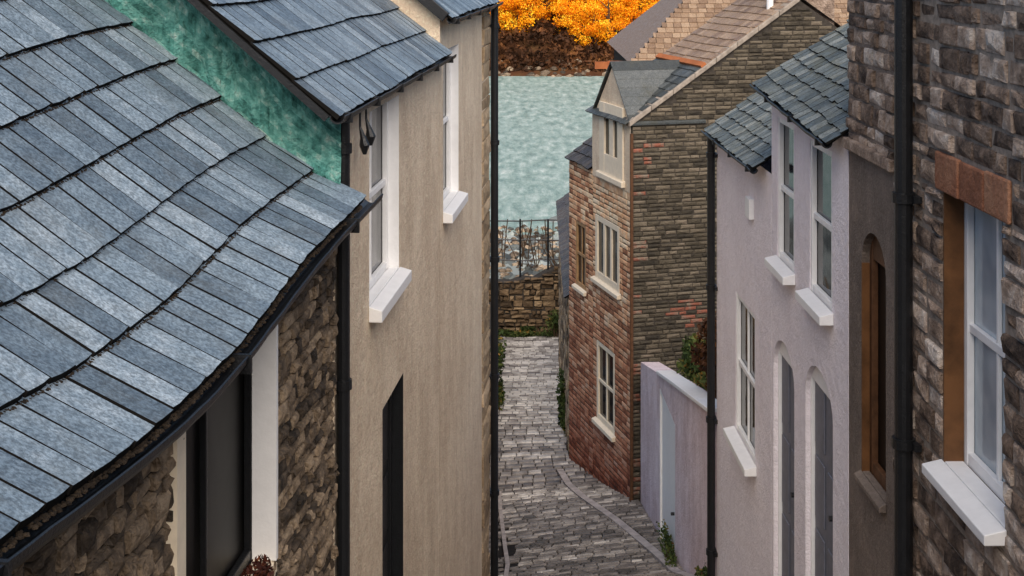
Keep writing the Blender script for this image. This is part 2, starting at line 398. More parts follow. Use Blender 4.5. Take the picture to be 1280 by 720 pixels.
def window(parent,F,u0,u1,Dt,Db,rec=.12,fr='white',fw=.06,bars=(1,1),sill=True,sw=.12,sp=.12,st=.1,sillm='white',rise=0,label=None,mull=.03,gl='glass'):
    z0,z1=Z(Db),Z(Dt); e=.003
    g=MB(); g.fbox(F,u0+e,u1-e,z0+e,z1-e-rise*.0,-rec-.02,-rec+.0)
    w=g.build('window',parent,[M[gl]],label)
    f=MB(); o0,o1=-rec+.002,-rec+.045
    f.fbox(F,u0+e,u0+fw,z0+e,z1-e,o0,o1); f.fbox(F,u1-fw,u1-e,z0+e,z1-e,o0,o1)
    f.fbox(F,u0+fw,u1-fw,z0+e,z0+fw*1.3,o0,o1-.004)
    f.fbox(F,u0+fw,u1-fw,z1-fw-rise*.6,z1-e,o0,o1-.004)
    zi0,zi1=z0+fw*1.3,z1-fw-rise*.6; zm=(zi0+zi1)/2
    if bars[1]: f.fbox(F,u0+fw,u1-fw,zm-.025,zm+.025,o0,o1-.012)
    for k in range(bars[0]):
        uc=u0+fw+(u1-u0-2*fw)*(k+1)/(bars[0]+1)
        if bars[1]:
            f.fbox(F,uc-mull/2,uc+mull/2,zi0,zm-.025,o0,o1-.02); f.fbox(F,uc-mull/2,uc+mull/2,zm+.025,zi1,o0,o1-.02)
        else: f.fbox(F,uc-mull/2,uc+mull/2,zi0,zi1,o0,o1-.01)
    f.build('frame',w,[M[fr]],bevel=.005)
    if sill:
        s=MB(); sz=z0
        a=[F.p(u0-sw,sz-st,0.002),F.p(u1+sw,sz-st,0.002),F.p(u1+sw,sz+.012,0.002),F.p(u0-sw,sz+.012,0.002)]
        b=[F.p(u0-sw,sz-st,sp),F.p(u1+sw,sz-st,sp),F.p(u1+sw,sz-.015,sp),F.p(u0-sw,sz-.015,sp)]
        s.hexa(a,b)
        s.fbox(F,u0+.004,u1-.004,sz+.002,sz+.014,-rec+.05,.0)
        s.build('sill',w,[M[sillm]],bevel=.008)
    return w
def door(parent,F,u0,u1,Dt,Db,rec=.18,mat='brown',fr='white',rise=0,label=None,fw=.06,panels=True):
    z0,z1=Z(Db),Z(Dt); e=.003
    d=MB(); d.fbox(F,u0+fw,u1-fw,z0,z1-fw,-rec-.04,-rec)
    n=3
    for k in range(n if panels else 0):
        for j in range(2):
            w=(u1-u0-2*fw); a=u0+fw+.05+j*(w/2); b=a+w/2-.1
            c=z0+.1+k*(z1-z0-.2)/n; dd=c+(z1-z0-.2)/n-.1
            if b-a>.05: d.fbox(F,a,b,c,dd,-rec+.001,-rec+.014)
    o=d.build('door',parent,[M[mat]],label,bevel=.005)
    f=MB(); f.fbox(F,u0+e,u0+fw,z0,z1-e,-rec-.03,-rec+.03); f.fbox(F,u1-fw,u1-e,z0,z1-e,-rec-.03,-rec+.03); f.fbox(F,u0+fw,u1-fw,z1-fw-rise*.5,z1-e,-rec-.03,-rec+.026)
    f.build('frame',o,[M[fr]],bevel=.005)
    h=MB(); h.tube([F.p(u0+fw+.07,(z0+z1)/2-.05,-rec+.02),F.p(u0+fw+.07,(z0+z1)/2-.05,-rec+.07)],.022,10); h.build('handle',o,[M['black']])
    return o
rad=math.radians
# ============================================================ LEFT
FL=Frame((-1.94,0),(.094,1),(1,-.094))
DEV=[(1,1.46),(2.5,1.5),(3.3,1.545),(3.76,1.585),(4.3,1.64),(4.8,1.68),(5.3,1.695),(5.8,1.68),(6.4,1.63),(7.0,1.58),(7.7,1.545),(8.7,1.53)]
De1=lambda u: lerp(DEV,u)
A=thing('stone_cottage','rubble stone cottage with a sagging grey slate roof and black gutter','house',FL.p(5,gz(-1.5,5)))
mb=MB(); hol=[(5.67,7.17,Z(3.2),Z(1.84),0,2)]
shell(mb,FL,1.2,8.58,Z(9),Z(1.68),4.6,rad(38),hol,0,0)
clad(mb,FL,1.2,8.55,Z(5.5),Z(1.68),hol,(.04,.1),(.05,.2),1,(.008,.045),.005,jit=.014)
mb.build('wall',A,[M['mortarD'],M['stoneN'],M['black']])
prof1=[(.5,rad(29)),(9,rad(39))]
o,R1,vr=roof(A,FL,1.2,8.56,.17,De1,4.6,prof1,.37,.185,.02,M['slate'],seg=3,jv=.002,gap=.011,tv=(.28,.78))
gutter(A,FL,1.2,8.75,lambda u:De1(u)+.02,.225,.07,60,2.2,.0015)
mb=MB(); 
for i in range(20):
    a=1.2+i*.367;b=a+.367
    mb.hexa([FL.p(a,Z(De1(a))-.17,.115),FL.p(b,Z(De1(b))-.17,.115),FL.p(b,Z(De1(b))-.02,.115),FL.p(a,Z(De1(a))-.02,.115)],
            [FL.p(a,Z(De1(a))-.17,.145),FL.p(b,Z(De1(b))-.17,.145),FL.p(b,Z(De1(b))-.02,.145),FL.p(a,Z(De1(a))-.02,.145)])
    mb.face([FL.p(a,Z(De1(a))-.15,.115),FL.p(b,Z(De1(b))-.15,.115),FL.p(b,Z(De1(b))-.13,0),FL.p(a,Z(De1(a))-.13,0)])
mb.build('fascia',A,[M['under']])
mb=MB()
def clump(mb,p,r,m=0):
    vs=[];fs=[];n=6
    for j,(zz,rr) in enumerate(((-.2,.9),(.25,.8))):
        for k in range(n):
            a=6.283*k/n; q=R_(.75,1.2); vs.append(p+Vector((math.cos(a)*r*rr*q,math.sin(a)*r*rr*q,zz*r*q)))
    vs.append(p+Vector((0,0,r*.6)))
    for k in range(n):
        k2=(k+1)%n; fs.append((k,k2,n+k2,n+k)); fs.append((n+k,n+k2,2*n))
    mb.poly(vs,fs,m,R_(0,1))
for i in range(9000):
    row=random.randint(1,9); v=-.05+row*.37; u=R_(2.8,8.5)
    clump(mb,R1(u,v+R_(-.014,-.002),.014),R_(.005,.011))
for i in range(1200): clump(mb,R1(R_(2.8,8.4),-.05+R_(-.02,.003),.0),R_(.006,.013))
mb.build('moss',A,[M['moss']])
w=window(A,FL,5.67,7.17,1.84,3.2,.14,'black',.05,(1,0),True,.0,.03,.08,'cwhite',label='wide white lined window with dark panes',gl='glass_dark')
mb=MB(); mb.fbox(FL,7.13,7.166,Z(3.19),Z(1.845),-.13,.035); mb.build('lining',w,[M['white']])
mb=MB(); mb.fbox(FL,5.56,5.668,Z(3.2),Z(1.80),.002,.05); mb.build('trim',w,[M['cwhite']])
# --- cream cottage
B=thing('rendered_cottage','cream rendered cottage with slate roof, tall window and dark doorway','house',FL.p(11,gz(-1,11)))
hol=[(9.75,10.95,Z(2.55),Z(1.15),0,1),(10.25,11.15,Z(5.35),Z(3.45),0,2)]
mb=MB(); shell(mb,FL,8.63,13.19,Z(10),Z(.97),5,rad(40),hol); mb.build('wall',B,[M['cream'],M['white'],M['black']])
U2=8.2
o,R2,vr2=roof(B,FL,U2,13.19,.07,lambda u:.97,5,[(9,rad(40))],.34,.185,.018,M['slate'],seg=3,gap=.011,tv=(.25,.75),jv=.003)
gutter(B,FL,U2,13.15,lambda u:.99,.12,.05,30,.9,.002)
window(B,FL,9.75,10.95,1.15,2.55,.13,'white',.05,(1,1),True,.03,.1,.1)
door(B,FL,10.25,11.15,3.45,5.35,.12,'black','black',label='dark painted door in a deep recess')
mb=MB()
for v0,v1 in ((0,1.2),(1.2,2.4),(2.4,vr2)):
    mb.hexa([R2(U2,v0,-.05),R2(U2,v1,-.05),R2(U2,v1,-.005),R2(U2,v0,-.005)],[R2(U2+.04,v0,-.05),R2(U2+.04,v1,-.05),R2(U2+.04,v1,-.005),R2(U2+.04,v0,-.005)])
mb.build('bargeboard',B,[M['black']])
mb=MB()
for v0,v1 in ((0,1.2),(1.2,2.4),(2.4,vr2)):
    mb.face([R2(U2+.04,v0,-.03),R2(U2+.04,v1,-.03),R2(8.63,v1,-.03),R2(8.63,v0,-.03)])
mb.build('soffit',B,[M['under']])
mb=MB(); n=90; k=14
def up(i,j):
    v=.1+3.2*i/n; lo=R1(8.56,v,-.03); hi=Vector(lo); hi.z=lo.z+.6*min(1,.7+v*.4)
    f=j/k; p=lo.lerp(hi,f)
    amp=.035*mn.noise(Vector((v*6,f*3,2)))+.02*mn.noise(Vector((v*20,f*9,5)))
    p.y-= .02+.05*(1-f)**2*1.5+amp+.05*f; return p
for i in range(n):
    for j in range(k): mb.face([up(i,j),up(i+1,j),up(i+1,j+1),up(i,j+1)],0,.55+.5*mn.noise(Vector((i*.35,j*.6,0))))
mb.build('flashing',B,[M['green']],'mossy verdigris upstand between the two slate roofs')
downpipe(B,FL,8.66,1.0,8,.05,.045)
for uu,dd in ((8.95,1.05),(9.15,1.02)):
    mb=MB(); c=FL.p(uu,Z(dd),.1)
    mb.tube([c,c+Vector((0,0,-.1)),c+Vector((.02,0,-.17)),c+Vector((.03,0,-.22)),c+Vector((.03,0,-.28))],[.006,.008,.02,.035,.012],8)
    mb.build('gutter_hook',B,[M['black']])
# --- taller cream cottage
C=thing('rendered_cottage','taller cream rendered cottage with rough quoins and black corner drainpipe','house',FL.p(15.5,gz(-.5,15.5)))
hol=[(13.42,14.55,Z(2.57),Z(.98),0,2)]
mb=MB(); shell(mb,FL,13.2,17.45,Z(11),Z(.64),5,rad(40),hol)
clad(mb,FL,16.7,17.46,Z(9),Z(.66),[],(.12,.26),(.76,.76),1,(.004,.03),.006,jit=.02,tf=lambda u,z:R_(.55,1))
mb.build('wall',C,[M['cream'],M['stoneL'],M['white']])
o,R3,vr3=roof(C,FL,13.1,17.55,.08,lambda u:.62,5,[(9,rad(40))],.3,.16,.014,M['slate'])
mb=MB(); mb.hexa([R3(13.06,0,-.06),R3(13.06,vr3,-.06),R3(13.06,vr3,.04),R3(13.06,0,.04)],[R3(13.14,0,-.06),R3(13.14,vr3,-.06),R3(13.14,vr3,.045),R3(13.14,0,.045)]); mb.build('bargeboard',C,[M['black']],bevel=.006)
gutter(C,FL,13.1,17.55,lambda u:.645,.13,.05,20)
window(C,FL,13.42,14.55,.98,2.57,.13,'white',.05,(1,1),True,.04,.1,.1)
mb=MB(); mb.box(-1.0,-.76,13.22,13.75,Z(1.0),Z(-.5)); mb.box(-1.04,-.72,13.18,13.79,Z(-.5),Z(-.6)); mb.build('chimney',o,[M['cream']],bevel=.01)
downpipe(C,FL,17.5,.7,9,.07,.05)
# ============================================================ RIGHT
FR=Frame((2.68,0),(-.0235,1),(-1,-.0235))
D_=thing('stone_house','tall brown rubble stone house with white sash window','house',FR.p(6,gz(2.3,6)))
hw=(6.94,7.86,Z(2.95),Z(1.38)); hl=(6.83,7.94,Z(1.38),Z(1.15))
TR=-.25
mb=MB(); shell(mb,FR,2.5,8.74,Z(9),Z(TR),4,rad(30),[hw])
clad(mb,FR,2.5,8.73,Z(5.8),Z(TR),[hw,hl],(.09,.15),(.12,.34),1,(.002,.03),.012,jit=.014)
mb.build('wall',D_,[M['mortar'],M['stoneR']])
w=window(D_,FR,6.94,7.86,1.38,2.95,.16,'white',.06,(1,1),True,.03,.12,.07,gl='glass_pale')
mb=MB()
lu=[6.84,7.18,7.55,7.93]
for i in range(3): mb.fbox(FR,lu[i]+.004,lu[i+1]-.004,Z(1.38)+.004,Z(1.15)+R_(-.012,.006),.0,.03+R_(-.006,.006),0,(.75,.35,.6)[i])
mb.build('lintel',w,[M['lintel']],bevel=.014)
mb=MB(); mb.fbox(FR,7.84,7.857,Z(2.94),Z(1.383),-.11,.004); mb.build('lining',w,[M['amber']])
roof(D_,FR,2.4,8.75,.05,lambda u:TR-.03,4,[(9,rad(30))],.3,.2,.012,M['slate_far'])
downpipe(D_,FR,8.32,TR,6,.09,.055)
E=thing('narrow_house','narrow dark rendered house with arched brown window under stone upper storey','house',FR.p(9.3,gz(2.3,9.3)))
ha=(8.98,9.55,Z(3.65),Z(1.92),.25)
mb=MB(); shell(mb,FR,8.75,9.88,Z(9),Z(TR),4,rad(30),[ha])
clad(mb,FR,8.76,9.88,Z(1.38),Z(TR),[],(.09,.15),(.12,.34),1,(.004,.03),.01,jit=.012)
mb.build('wall',E,[M['taupe'],M['stoneR']])
mb=MB(); mb.fbox(FR,8.755,9.88,Z(1.42),Z(1.34),.0,.05); mb.build('string_course',E,[M['stoneR']],bevel=.01)
roof(E,FR,8.77,9.9,.05,lambda u:TR-.03,4,[(9,rad(30))],.3,.2,.012,M['slate_far'])
w=window(E,FR,8.98,9.55,1.92,3.65,.1,'brown',.07,(0,0),True,.02,.05,.05,'taupe',rise=.25,gl='glass_dark')
mb=MB(); mb.fbox(FR,9.528,9.547,Z(3.64),Z(2.18),-.05,.003); mb.build('lining',w,[M['amber']])
# white cottages
G=thing('limewashed_cottage','pale lilac white limewashed cottage with two arched doorways and slate roof','house',FR.p(11.5,gz(2.3,11.5)))
h1=(11.6,12.25,Z(2.75),Z(1.48)); h2=(10.35,11.05,Z(2.75),Z(1.52)); h3=(11.6,12.42,Z(5.8),Z(3.45),.3); h4=(10.33,11.2,Z(5.3),Z(3.3),.3)
mb=MB(); shell(mb,FR,9.9,12.5,Z(10),Z(1.36),5.5,rad(33),[h1,h2,h3,h4]); mb.build('wall',G,[M['lilac']])
DG=lambda u: lerp([(9.9,1.38),(12.6,1.2)],u)
o,Rw,vw=roof(G,FR,9.92,12.6,.11,DG,5.5,[(9,rad(33))],.15,.12,.012,M['slate_far'],jv=.012)
gutter(G,FR,9.93,12.6,lambda u:DG(u)+.02,.15,.04,16)
for h in (h1,h2): window(G,FR,h[0],h[1],H-h[3],2.75,.05,'white',.05,(0,1),True,.05,.11,.08)
door(G,FR,h3[0],h3[1],3.45,5.8,.07,'doorblue','white',.3,label='grey blue arched panelled door',fw=.04)
door(G,FR,h4[0],h4[1],3.3,5.3,.07,'doorblue','white',.3,label='grey blue arched panelled door',fw=.04)
I=thing('limewashed_cottage','lower lilac white cottage with mossy slate roof and black drainpipe','house',FR.p(14.2,gz(2.3,14.2)))
h5=(13.25,14.25,Z(5.0),Z(3.55))
mb=MB(); shell(mb,FR,12.51,15.4,Z(10),Z(2.04),5.5,rad(36),[h5]); mb.build('wall',I,[M['lilac']])
roof(I,FR,12.64,15.4,.1,lambda u:2.0,5.5,[(9,rad(36))],.15,.12,.012,M['slate_far'],jv=.012)
gutter(I,FR,12.64,15.45,lambda u:2.02,.14,.04,10)
window(I,FR,h5[0],h5[1],3.55,5.0,.05,'white',.05,(1,1),True,.08,.12,.08)
mb=MB(); mb.fbox(FR,13.3,13.5,Z(2.62),Z(2.42),.001,.05); mb.build('vent',I,[M['white']],bevel=.006)
downpipe(I,FR,15.42,2.05,7.9,.06,.045)
# garden wall
FG=Frame((2.64,0),(-.0235,1),(-1,-.0235))
J=thing('garden_wall','pink limewashed street wall with pale coping and white door','wall',FG.p(19,gz(2.2,19)))
gtop=lambda u: Z(lerp([(15.5,5.25),(19.3,6.05),(22.4,6.75)],u))
mb=MB(); us=[15.5,16.4,17.3,18.4,20.0,21.2,22.35]
for a,b in zip(us,us[1:]):
    lowA=Z(6.4) if a==18.4 else Z(10)
    mb.hexa([FG.p(a,lowA,-.3),FG.p(b,lowA,-.3),FG.p(b,gtop(b),-.3),FG.p(a,gtop(a),-.3)],[FG.p(a,lowA,0),FG.p(b,lowA,0),FG.p(b,gtop(b),0),FG.p(a,gtop(a),0)])
mb.build('wall',J,[M['pink']])
mb=MB()
for a,b in zip(us[:4],us[1:4]+[20.0]):
    mb.hexa([FG.p(a,gtop(a)+.001,-.2),FG.p(b-.004,gtop(b)+.001,-.2),FG.p(b-.004,gtop(b)+.06,-.2),FG.p(a,gtop(a)+.06,-.2)],[FG.p(a,gtop(a)+.001,.05),FG.p(b-.004,gtop(b)+.001,.05),FG.p(b-.004,gtop(b)+.055,.05),FG.p(a,gtop(a)+.055,.05)])
mb.build('coping',J,[M['white']],bevel=.01)
door(J,FG,18.402,19.998,6.41,8.8,.03,'white','white',label='white boarded double door',panels=False)
# brick house
FB=Frame((1.99,22.5),(-.266,.964),(-.964,-.266))
FS=Frame((1.99,22.5),(.964,.266),(.266,-.964))
K=thing('brick_house','warm brick and stone house with gabled dormer and coped gable end','house',FB.p(1,Z(9.3)))
b1=(.35,1.55,Z(3.85),Z(2.62)); b2=(.6,1.85,Z(5.8),Z(4.67)); b3=(.85,1.8,Z(8.3),Z(6.9))
mb=MB(); shell(mb,FB,0,2.0,Z(12),Z(2.85),6.1,rad(33.5),[b1,b2,b3])
zp=Z(1.95); 
mb.face([FB.p(.02,Z(2.85),.001),FB.p(1.88,Z(2.85),.001),FB.p(.95,zp,.001)],3)
mb.face([FB.p(.02,Z(4.0),.02),FB.p(1.98,Z(4.0),.02),FB.p(1.98,Z(3.85),.02),FB.p(.02,Z(3.85),.02)],3)
for a,b in ((.01,.35),(1.55,1.99)):
    mb.face([FB.p(a,Z(3.85),.02),FB.p(b,Z(3.85),.02),FB.p(b,Z(2.85),.02),FB.p(a,Z(2.85),.02)],3)
tb=lambda u,z: R_(.55,1) if z>Z(5.0) else R_(.1,.9)
clad(mb,FB,.0,2.0,Z(9.9),Z(4.0),[b1,b2,b3],(.085,.095),(.2,.26),1,(.004,.014),.005,jit=.003,tf=tb)
st=lambda w: Z(2.85)+math.tan(rad(33.5))*(w if w<3.05 else 6.1-w)
def tf(u,z):
    if (u-.95)**2*.5+(z-Z(6.05))**2<.05 and R_(0,1)<.5: return .98
    if (u-.3)**2+(z-Z(3.35))**2<.05 and R_(0,1)<.4: return .98
    if u<.22 and R_(0,1)<.2: return .93
    return R_(.1,.7)
clad(mb,FS,0,5.0,Z(9.9),Z(.6),[],(.06,.085),(.12,.3),2,(.005,.018),.006,top=st,tf=tf,jit=.005)
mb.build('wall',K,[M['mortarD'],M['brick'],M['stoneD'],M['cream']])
o,Rb,vb=roof(K,FB,.0,2.05,.08,lambda u:2.83,6.1,[(9,rad(33.5))],.19,.16,.012,M['slate_dark'],split=1.6,mat2=M['tile_tan'])
mb=MB()
mb.hexa([Rb(-.02,1.58,.01),Rb(2.06,1.58,.01),Rb(2.06,1.68,.01),Rb(-.02,1.68,.01)],[Rb(-.02,1.58,.05),Rb(2.06,1.58,.05),Rb(2.06,1.68,.06),Rb(-.02,1.68,.06)])
mb.build('roof_flashing',K,[M['terracotta']])
mb=MB()
for i in range(8):
    a=-.06+i*3.1/8; b=a+3.1/8-.006
    za,zb_=Z(2.85)+math.tan(rad(33.5))*a,Z(2.85)+math.tan(rad(33.5))*b
    mb.hexa([FS.p(a,za+.0,-.2),FS.p(b,zb_+.0,-.2),FS.p(b,zb_+.09,-.2),FS.p(a,za+.09,-.2)],[FS.p(a,za,.05),FS.p(b,zb_,.05),FS.p(b,zb_+.09,.05),FS.p(a,za+.09,.05)],0,R_(.2,.8))
mb.build('coping',K,[M['cope']],bevel=.012)
mb=MB()
def dr(sgn):
    for j in range(7):
        f0,f1=j/7,(j+1)/7
        def q(f,o,l): return FB.p(.95+sgn*.97*f, zp+.05-.95*f+l, o)
        mb.hexa([q(f0,.05,0),q(f1+.02,.05,0),q(f1+.02,-1.3,0),q(f0,-1.3,0)],[q(f0,.05,.02),q(f1+.02,.05,.03),q(f1+.02,-1.3,.03),q(f0,-1.3,.02)],0,R_(.2,.8))
dr(1);dr(-1)
mb.build('dormer_roof',K,[M['slate_dark']])
window(K,FB,b1[0],b1[1],2.62,3.85,.0,'cwhite',.26,(1,0),True,.06,.09,.1,'cwhite',label='bright cream framed dormer window',mull=.2)
window(K,FB,b2[0],b2[1],4.67,5.8,.03,'cwhite',.1,(2,0),True,.08,.08,.08,'cwhite',mull=.09)
window(K,FB,b3[0],b3[1],6.9,8.3,.04,'cwhite',.08,(1,1),True,.06,.08,.08,'cwhite',mull=.06)
mb=MB(); c=FS.p(3.3,0,-.5); mb.box(c.x-.25,c.x+.55,c.y-.3,c.y+.5,Z(1.6),Z(-.6)); mb.box(c.x-.31,c.x+.61,c.y-.36,c.y+.56,Z(-.6),Z(-.75))
ch=mb.build('chimney',o,[M['stoneR']],bevel=.015)
mb=MB(); mb.tube([(c.x-.55,c.y-.2,Z(1.3)),(c.x-.55,c.y-.2,Z(.12)),(c.x-.55,c.y-.2,Z(.1)),(c.x-.55,c.y-.2,Z(0))],[.06,.06,.09,.09],12); mb.build('flue',K,[M['white']])
mb=MB(); mb.tube([FS.p(-.03,Z(3.0),.05),FS.p(-.03,Z(9.2),.05)],.03,10); mb.build('drainpipe',K,[M['brown']])
L=thing('brick_cottage','lower warm brick cottage with dark roof beside the taller brick house','house',FB.p(2.7,Z(9.6)))
mb=MB(); shell(mb,FB,2.01,3.4,Z(12),Z(3.9),5,rad(35),[(2.4,3.0,Z(6.2),Z(5.0))])
clad(mb,FB,2.01,3.4,Z(10.3),Z(3.9),[(2.4,3.0,Z(6.2),Z(5.0))],(.085,.095),(.2,.26),1,(.004,.014),.005,jit=.003)
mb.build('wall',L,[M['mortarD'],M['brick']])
roof(L,FB,2.02,3.45,.03,lambda u:3.88,5,[(9,rad(35))],.22,.17,.014,M['slate_brown'])
window(L,FB,2.4,3.0,5.0,6.2,.04,'tanwood',.06,(1,1),True,.05,.07,.07,'cwhite')
FN=Frame((1.09,25.9),(.017,1),(-1,.017))
N_=thing('stone_cottage','low mossy stone cottage at the foot of the street','house',FN.p(5,Z(10.5)))
mb=MB(); shell(mb,FN,0.02,10,Z(13),Z(6.6),4,rad(35),[])
clad(mb,FN,0.02,10,Z(12),Z(6.6),[],(.1,.2),(.2,.5),1,(.005,.04),.008)
mb.build('wall',N_,[M['mortarD'],M['stoneL']])
roof(N_,FN,-.0,10.1,.05,lambda u:6.58,4,[(9,rad(35))],.28,.25,.014,M['slate_brown'])
# tan roofed house
FT=Frame((2.9,33),(1,0),(0,-1))
O_=thing('tile_roofed_house','brown stone tile roofed house with terracotta eaves course','house',FT.p(4,Z(10.5)))
mb=MB(); shell(mb,FT,.1,9,Z(13),Z(2.7),7,rad(35),[])
clad(mb,FT,.1,9,Z(8),Z(2.7),[],(.1,.16),(.2,.45),1,(.005,.03),.008); 
mb.v=[Vector((max(p.x,3.0+(p.z-Z(2.7))*1.0) if p.z>Z(2.69) and p.y>33.1 else p.x,p.y,p.z)) for p in mb.v]
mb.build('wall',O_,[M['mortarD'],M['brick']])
RT=roofR(FT,.12,lambda u:2.68,[(9,rad(35))]); mb=MB(); lo=lambda v:-.05+v*.62
sheet(mb,RT,-.05,9.1,-.03,4.4,1,24,10,lo=lo); slates(mb,RT,-.05,9.1,4.4,.2,.2,.014,0,2,lo=lo)
mb.face([RT(-.05,-.03),RT(lo(4.4),4.4),RT(lo(4.4),4.4)+Vector((0,1,0)),RT(-.05,-.03)+Vector((0,8,0))],0,.3)
mb.face([RT(lo(4.4),4.4),RT(9.1,4.4),RT(9.1,-.03)+Vector((0,8,0)),RT(-.05,-.03)+Vector((0,8,0))],0,.3)
mb.build('roof',O_,[M['tile_tan'],M['under']])
mb=MB()
for i in range(30):
    a=-.9+i*.3; mb.fbox(FT,a,a+.3,Z(2.82),Z(2.64)+R_(-.01,.01),.1,.2,0,R_(0,1))
mb.build('eaves_course',O_,[M['terracotta']])

# ============================================================ street / ground
ys=[-60+i*5 for i in range(12)]+[0.5*i for i in range(0,120)]+[60+2*i for i in range(95)]+[250,270,300,400,600,1000,1700,2500]
ys=sorted(set(ys))
xs=[-1500,-700,-350,-180,-90]+[-50+2.5*i for i in range(41)]+[90,180,350,700,1500]
def th(x,y):
    z=gz(x,y)
    if y>43: z+=mn.noise(Vector((x*.08,y*.08,0)))*(1.2 if y<100 else 3.0 if y>190 else .3)*(.15 if y<60 else .3 if y<110 else 1)
    return z
vs=[(x,y,th(x,y)-(.05 if -3<x<4 and y<43 else 0)) for y in ys for x in xs]; nx=len(xs); fs=[]
for j in range(len(ys)-1):
    for i in range(nx-1): fs.append((j*nx+i,j*nx+i+1,(j+1)*nx+i+1,(j+1)*nx+i))
def struct(mb,name,mats,smooth=False):
    o=mb.build(name,None,mats,smooth=smooth,top=(0,0,0)); o['kind']='structure'; return o
mb=MB(); mb.poly(vs,fs)
for k,f in enumerate(fs):
    y=(vs[f[0]][1]); 
    if 47<=y<=120: mb.m[k]=1
struct(mb,'ground',[M['ground'],M['beach']],True)
mb=MB(); mb.face([(-1500,66,0.0),(1500,66,0),(1500,189,0),(-1500,189,0)]); struct(mb,'sea',[M['sea']])
XL=lambda y: lerp([(0,-1.94),(17.5,-.30),(18,-.42),(42,-.5)],y)
XR=lambda y: lerp([(0,2.66),(22.3,2.12),(22.5,2.0),(25.8,1.12),(36,1.27),(41,1.7)],y)
mb=MB(); y=-3
while y<41:
    a,b,c,d=XL(y),XR(y),XR(y+.5),XL(y+.5); n=6
    for i in range(n):
        f,g=i/n,(i+1)/n
        P=[(a+(b-a)*f,y),(a+(b-a)*g,y),(d+(c-d)*g,y+.5),(d+(c-d)*f,y+.5)]
        mb.face([(px,py,gz(px,py)+.004) for px,py in P],0)
    y+=.5
def CHf(y):
    return lerp([(14,2.3),(15.5,2.26),(17,2.16),(18.5,2.02),(20,1.84),(21.2,1.62),(22.2,1.4),(23,1.2),(24,1.0),(25,.88),(40,.9)],y)
CHL=[(17.6,-.1),(19,-.06),(22.8,-.2),(30,-.3),(40,-.3)]
y=6.0
while y<41:
    h=R_(.12,.15) if y<24 else R_(.22,.27); x=XL(y)+.02; wv=.03*math.sin(y*1.3); rowt=R_(-.2,.2)
    while x<XR(y)-.02:
        w=R_(.14,.32); x1=min(x+w,XR(y)-.01); cx=CHf(y); cl=lerp(CHL,y)
        if 14<y<25 and x<cx-.07<x1: x1=cx-.075
        if x1-x>.03 and not(14<y<25 and cx-.08<x<cx+.06) and not (17.6<y<24 and abs((x+x1)/2-cl)<.05):
            g=.006; t=max(0,min(1,rowt+R_(.15,.75)*.8+.42*max(0,min(1,(y-20)/9)))); hh=R_(.038,.048)
            c0=[(x+g,y+.02),(x1-g,y+.02),(x1-g,y+h-.012),(x+g,y+h-.012)]
            lean=lambda px: .04*math.sin((px-.5)*1.5)
            bt=[Vector((px,py+lean(px)+wv,gz(px,py)+.0)) for px,py in c0]
            md=[Vector((px,py+lean(px)+wv,gz(px,py)+hh-.02)) for px,py in c0]
            ce=((x+x1)/2,y+h/2)
            tp=[Vector((px+(ce[0]-px)*.1,py+(ce[1]-py)*.3+lean(px)+wv,gz(px,py)+hh+R_(-.003,.003))) for px,py in c0]
            mb.poly(bt+md+tp,[(0,1,5,4),(1,2,6,5),(2,3,7,6),(3,0,4,7),(4,5,9,8),(5,6,10,9),(6,7,11,10),(7,4,8,11),(8,9,10,11)],1,t)
            x=x1
        else: x=x1 if not(14<y<25 and cx-.08<=x<cx+.06) else cx+.065
    y+=h
for CC,w_,ys0,ye in ((CHf,.06,14,24.8),(lambda q:lerp(CHL,q),.03,17.6,23.6)):
    y=ys0
    while y<ye:
        y1=y+.2; pts=[]
        for yy in (y,y1):
            c=CC(yy); pts+= [(c-w_,yy),(c+w_,yy)]
        q=[pts[0],pts[1],pts[3],pts[2]]
        mb.poly([(a,b,gz(a,b)) for a,b in q]+[(a,b,gz(a,b)+.055) for a,b in q],[(4,5,6,7),(0,3,7,4),(1,2,6,5)],2,.5); y=y1
struct(mb,'street',[M['road'],M['sett'],M['concrete']])
# sea wall
FQ=Frame((-6,41.2),(1,0),(0,-1))
Q=thing('quay_wall','weathered brown stone wall closing the foot of the street','wall',(0,41.2,Z(11.7)))
mb=MB(); qt=lambda u: Z(9.6)+.35*math.sin(u*1.1-1.6)+.22*mn.noise(Vector((u*2.3,0,0)))
for i in range(40):
    a,b=i*.35,(i+1)*.35
    mb.hexa([FQ.p(a,Z(14),-.5),FQ.p(b,Z(14),-.5),FQ.p(b,qt(b)-.08,-.5),FQ.p(a,qt(a)-.08,-.5)],[FQ.p(a,Z(14),0),FQ.p(b,Z(14),0),FQ.p(b,qt(b)-.08,0),FQ.p(a,qt(a)-.08,0)])
clad(mb,FQ,0,14,Z(12),Z(8.7),[],(.08,.2),(.12,.42),1,(.01,.16),.02,top=qt,jit=.045)
mb.build('wall',Q,[M['mortarD'],M['seawall']])
RL=thing('iron_railing','dark iron lattice railing on top of the quay wall','railing',(0,41.5,Z(9.9)))
FRL=Frame((-6,41.5),(1,0),(0,-1))
rt=lambda u:Z(9.7)
mb=MB()
for i in range(15):
    u=.3+i*.85; mb.tube([FRL.p(u,rt(u)-.5),FRL.p(u,rt(u)+1.55)],.03,8)
mb.build('post',RL,[M['black']])['kind']='stuff'
mb=MB()
for hgt in (.3,.9,1.5):
    mb.tube([FRL.p(.3+i*.85,rt(0)+hgt+R_(-.03,.03)) for i in range(15)],.022,6)
mb.build('rail',RL,[M['black']])['kind']='stuff'
mb=MB()
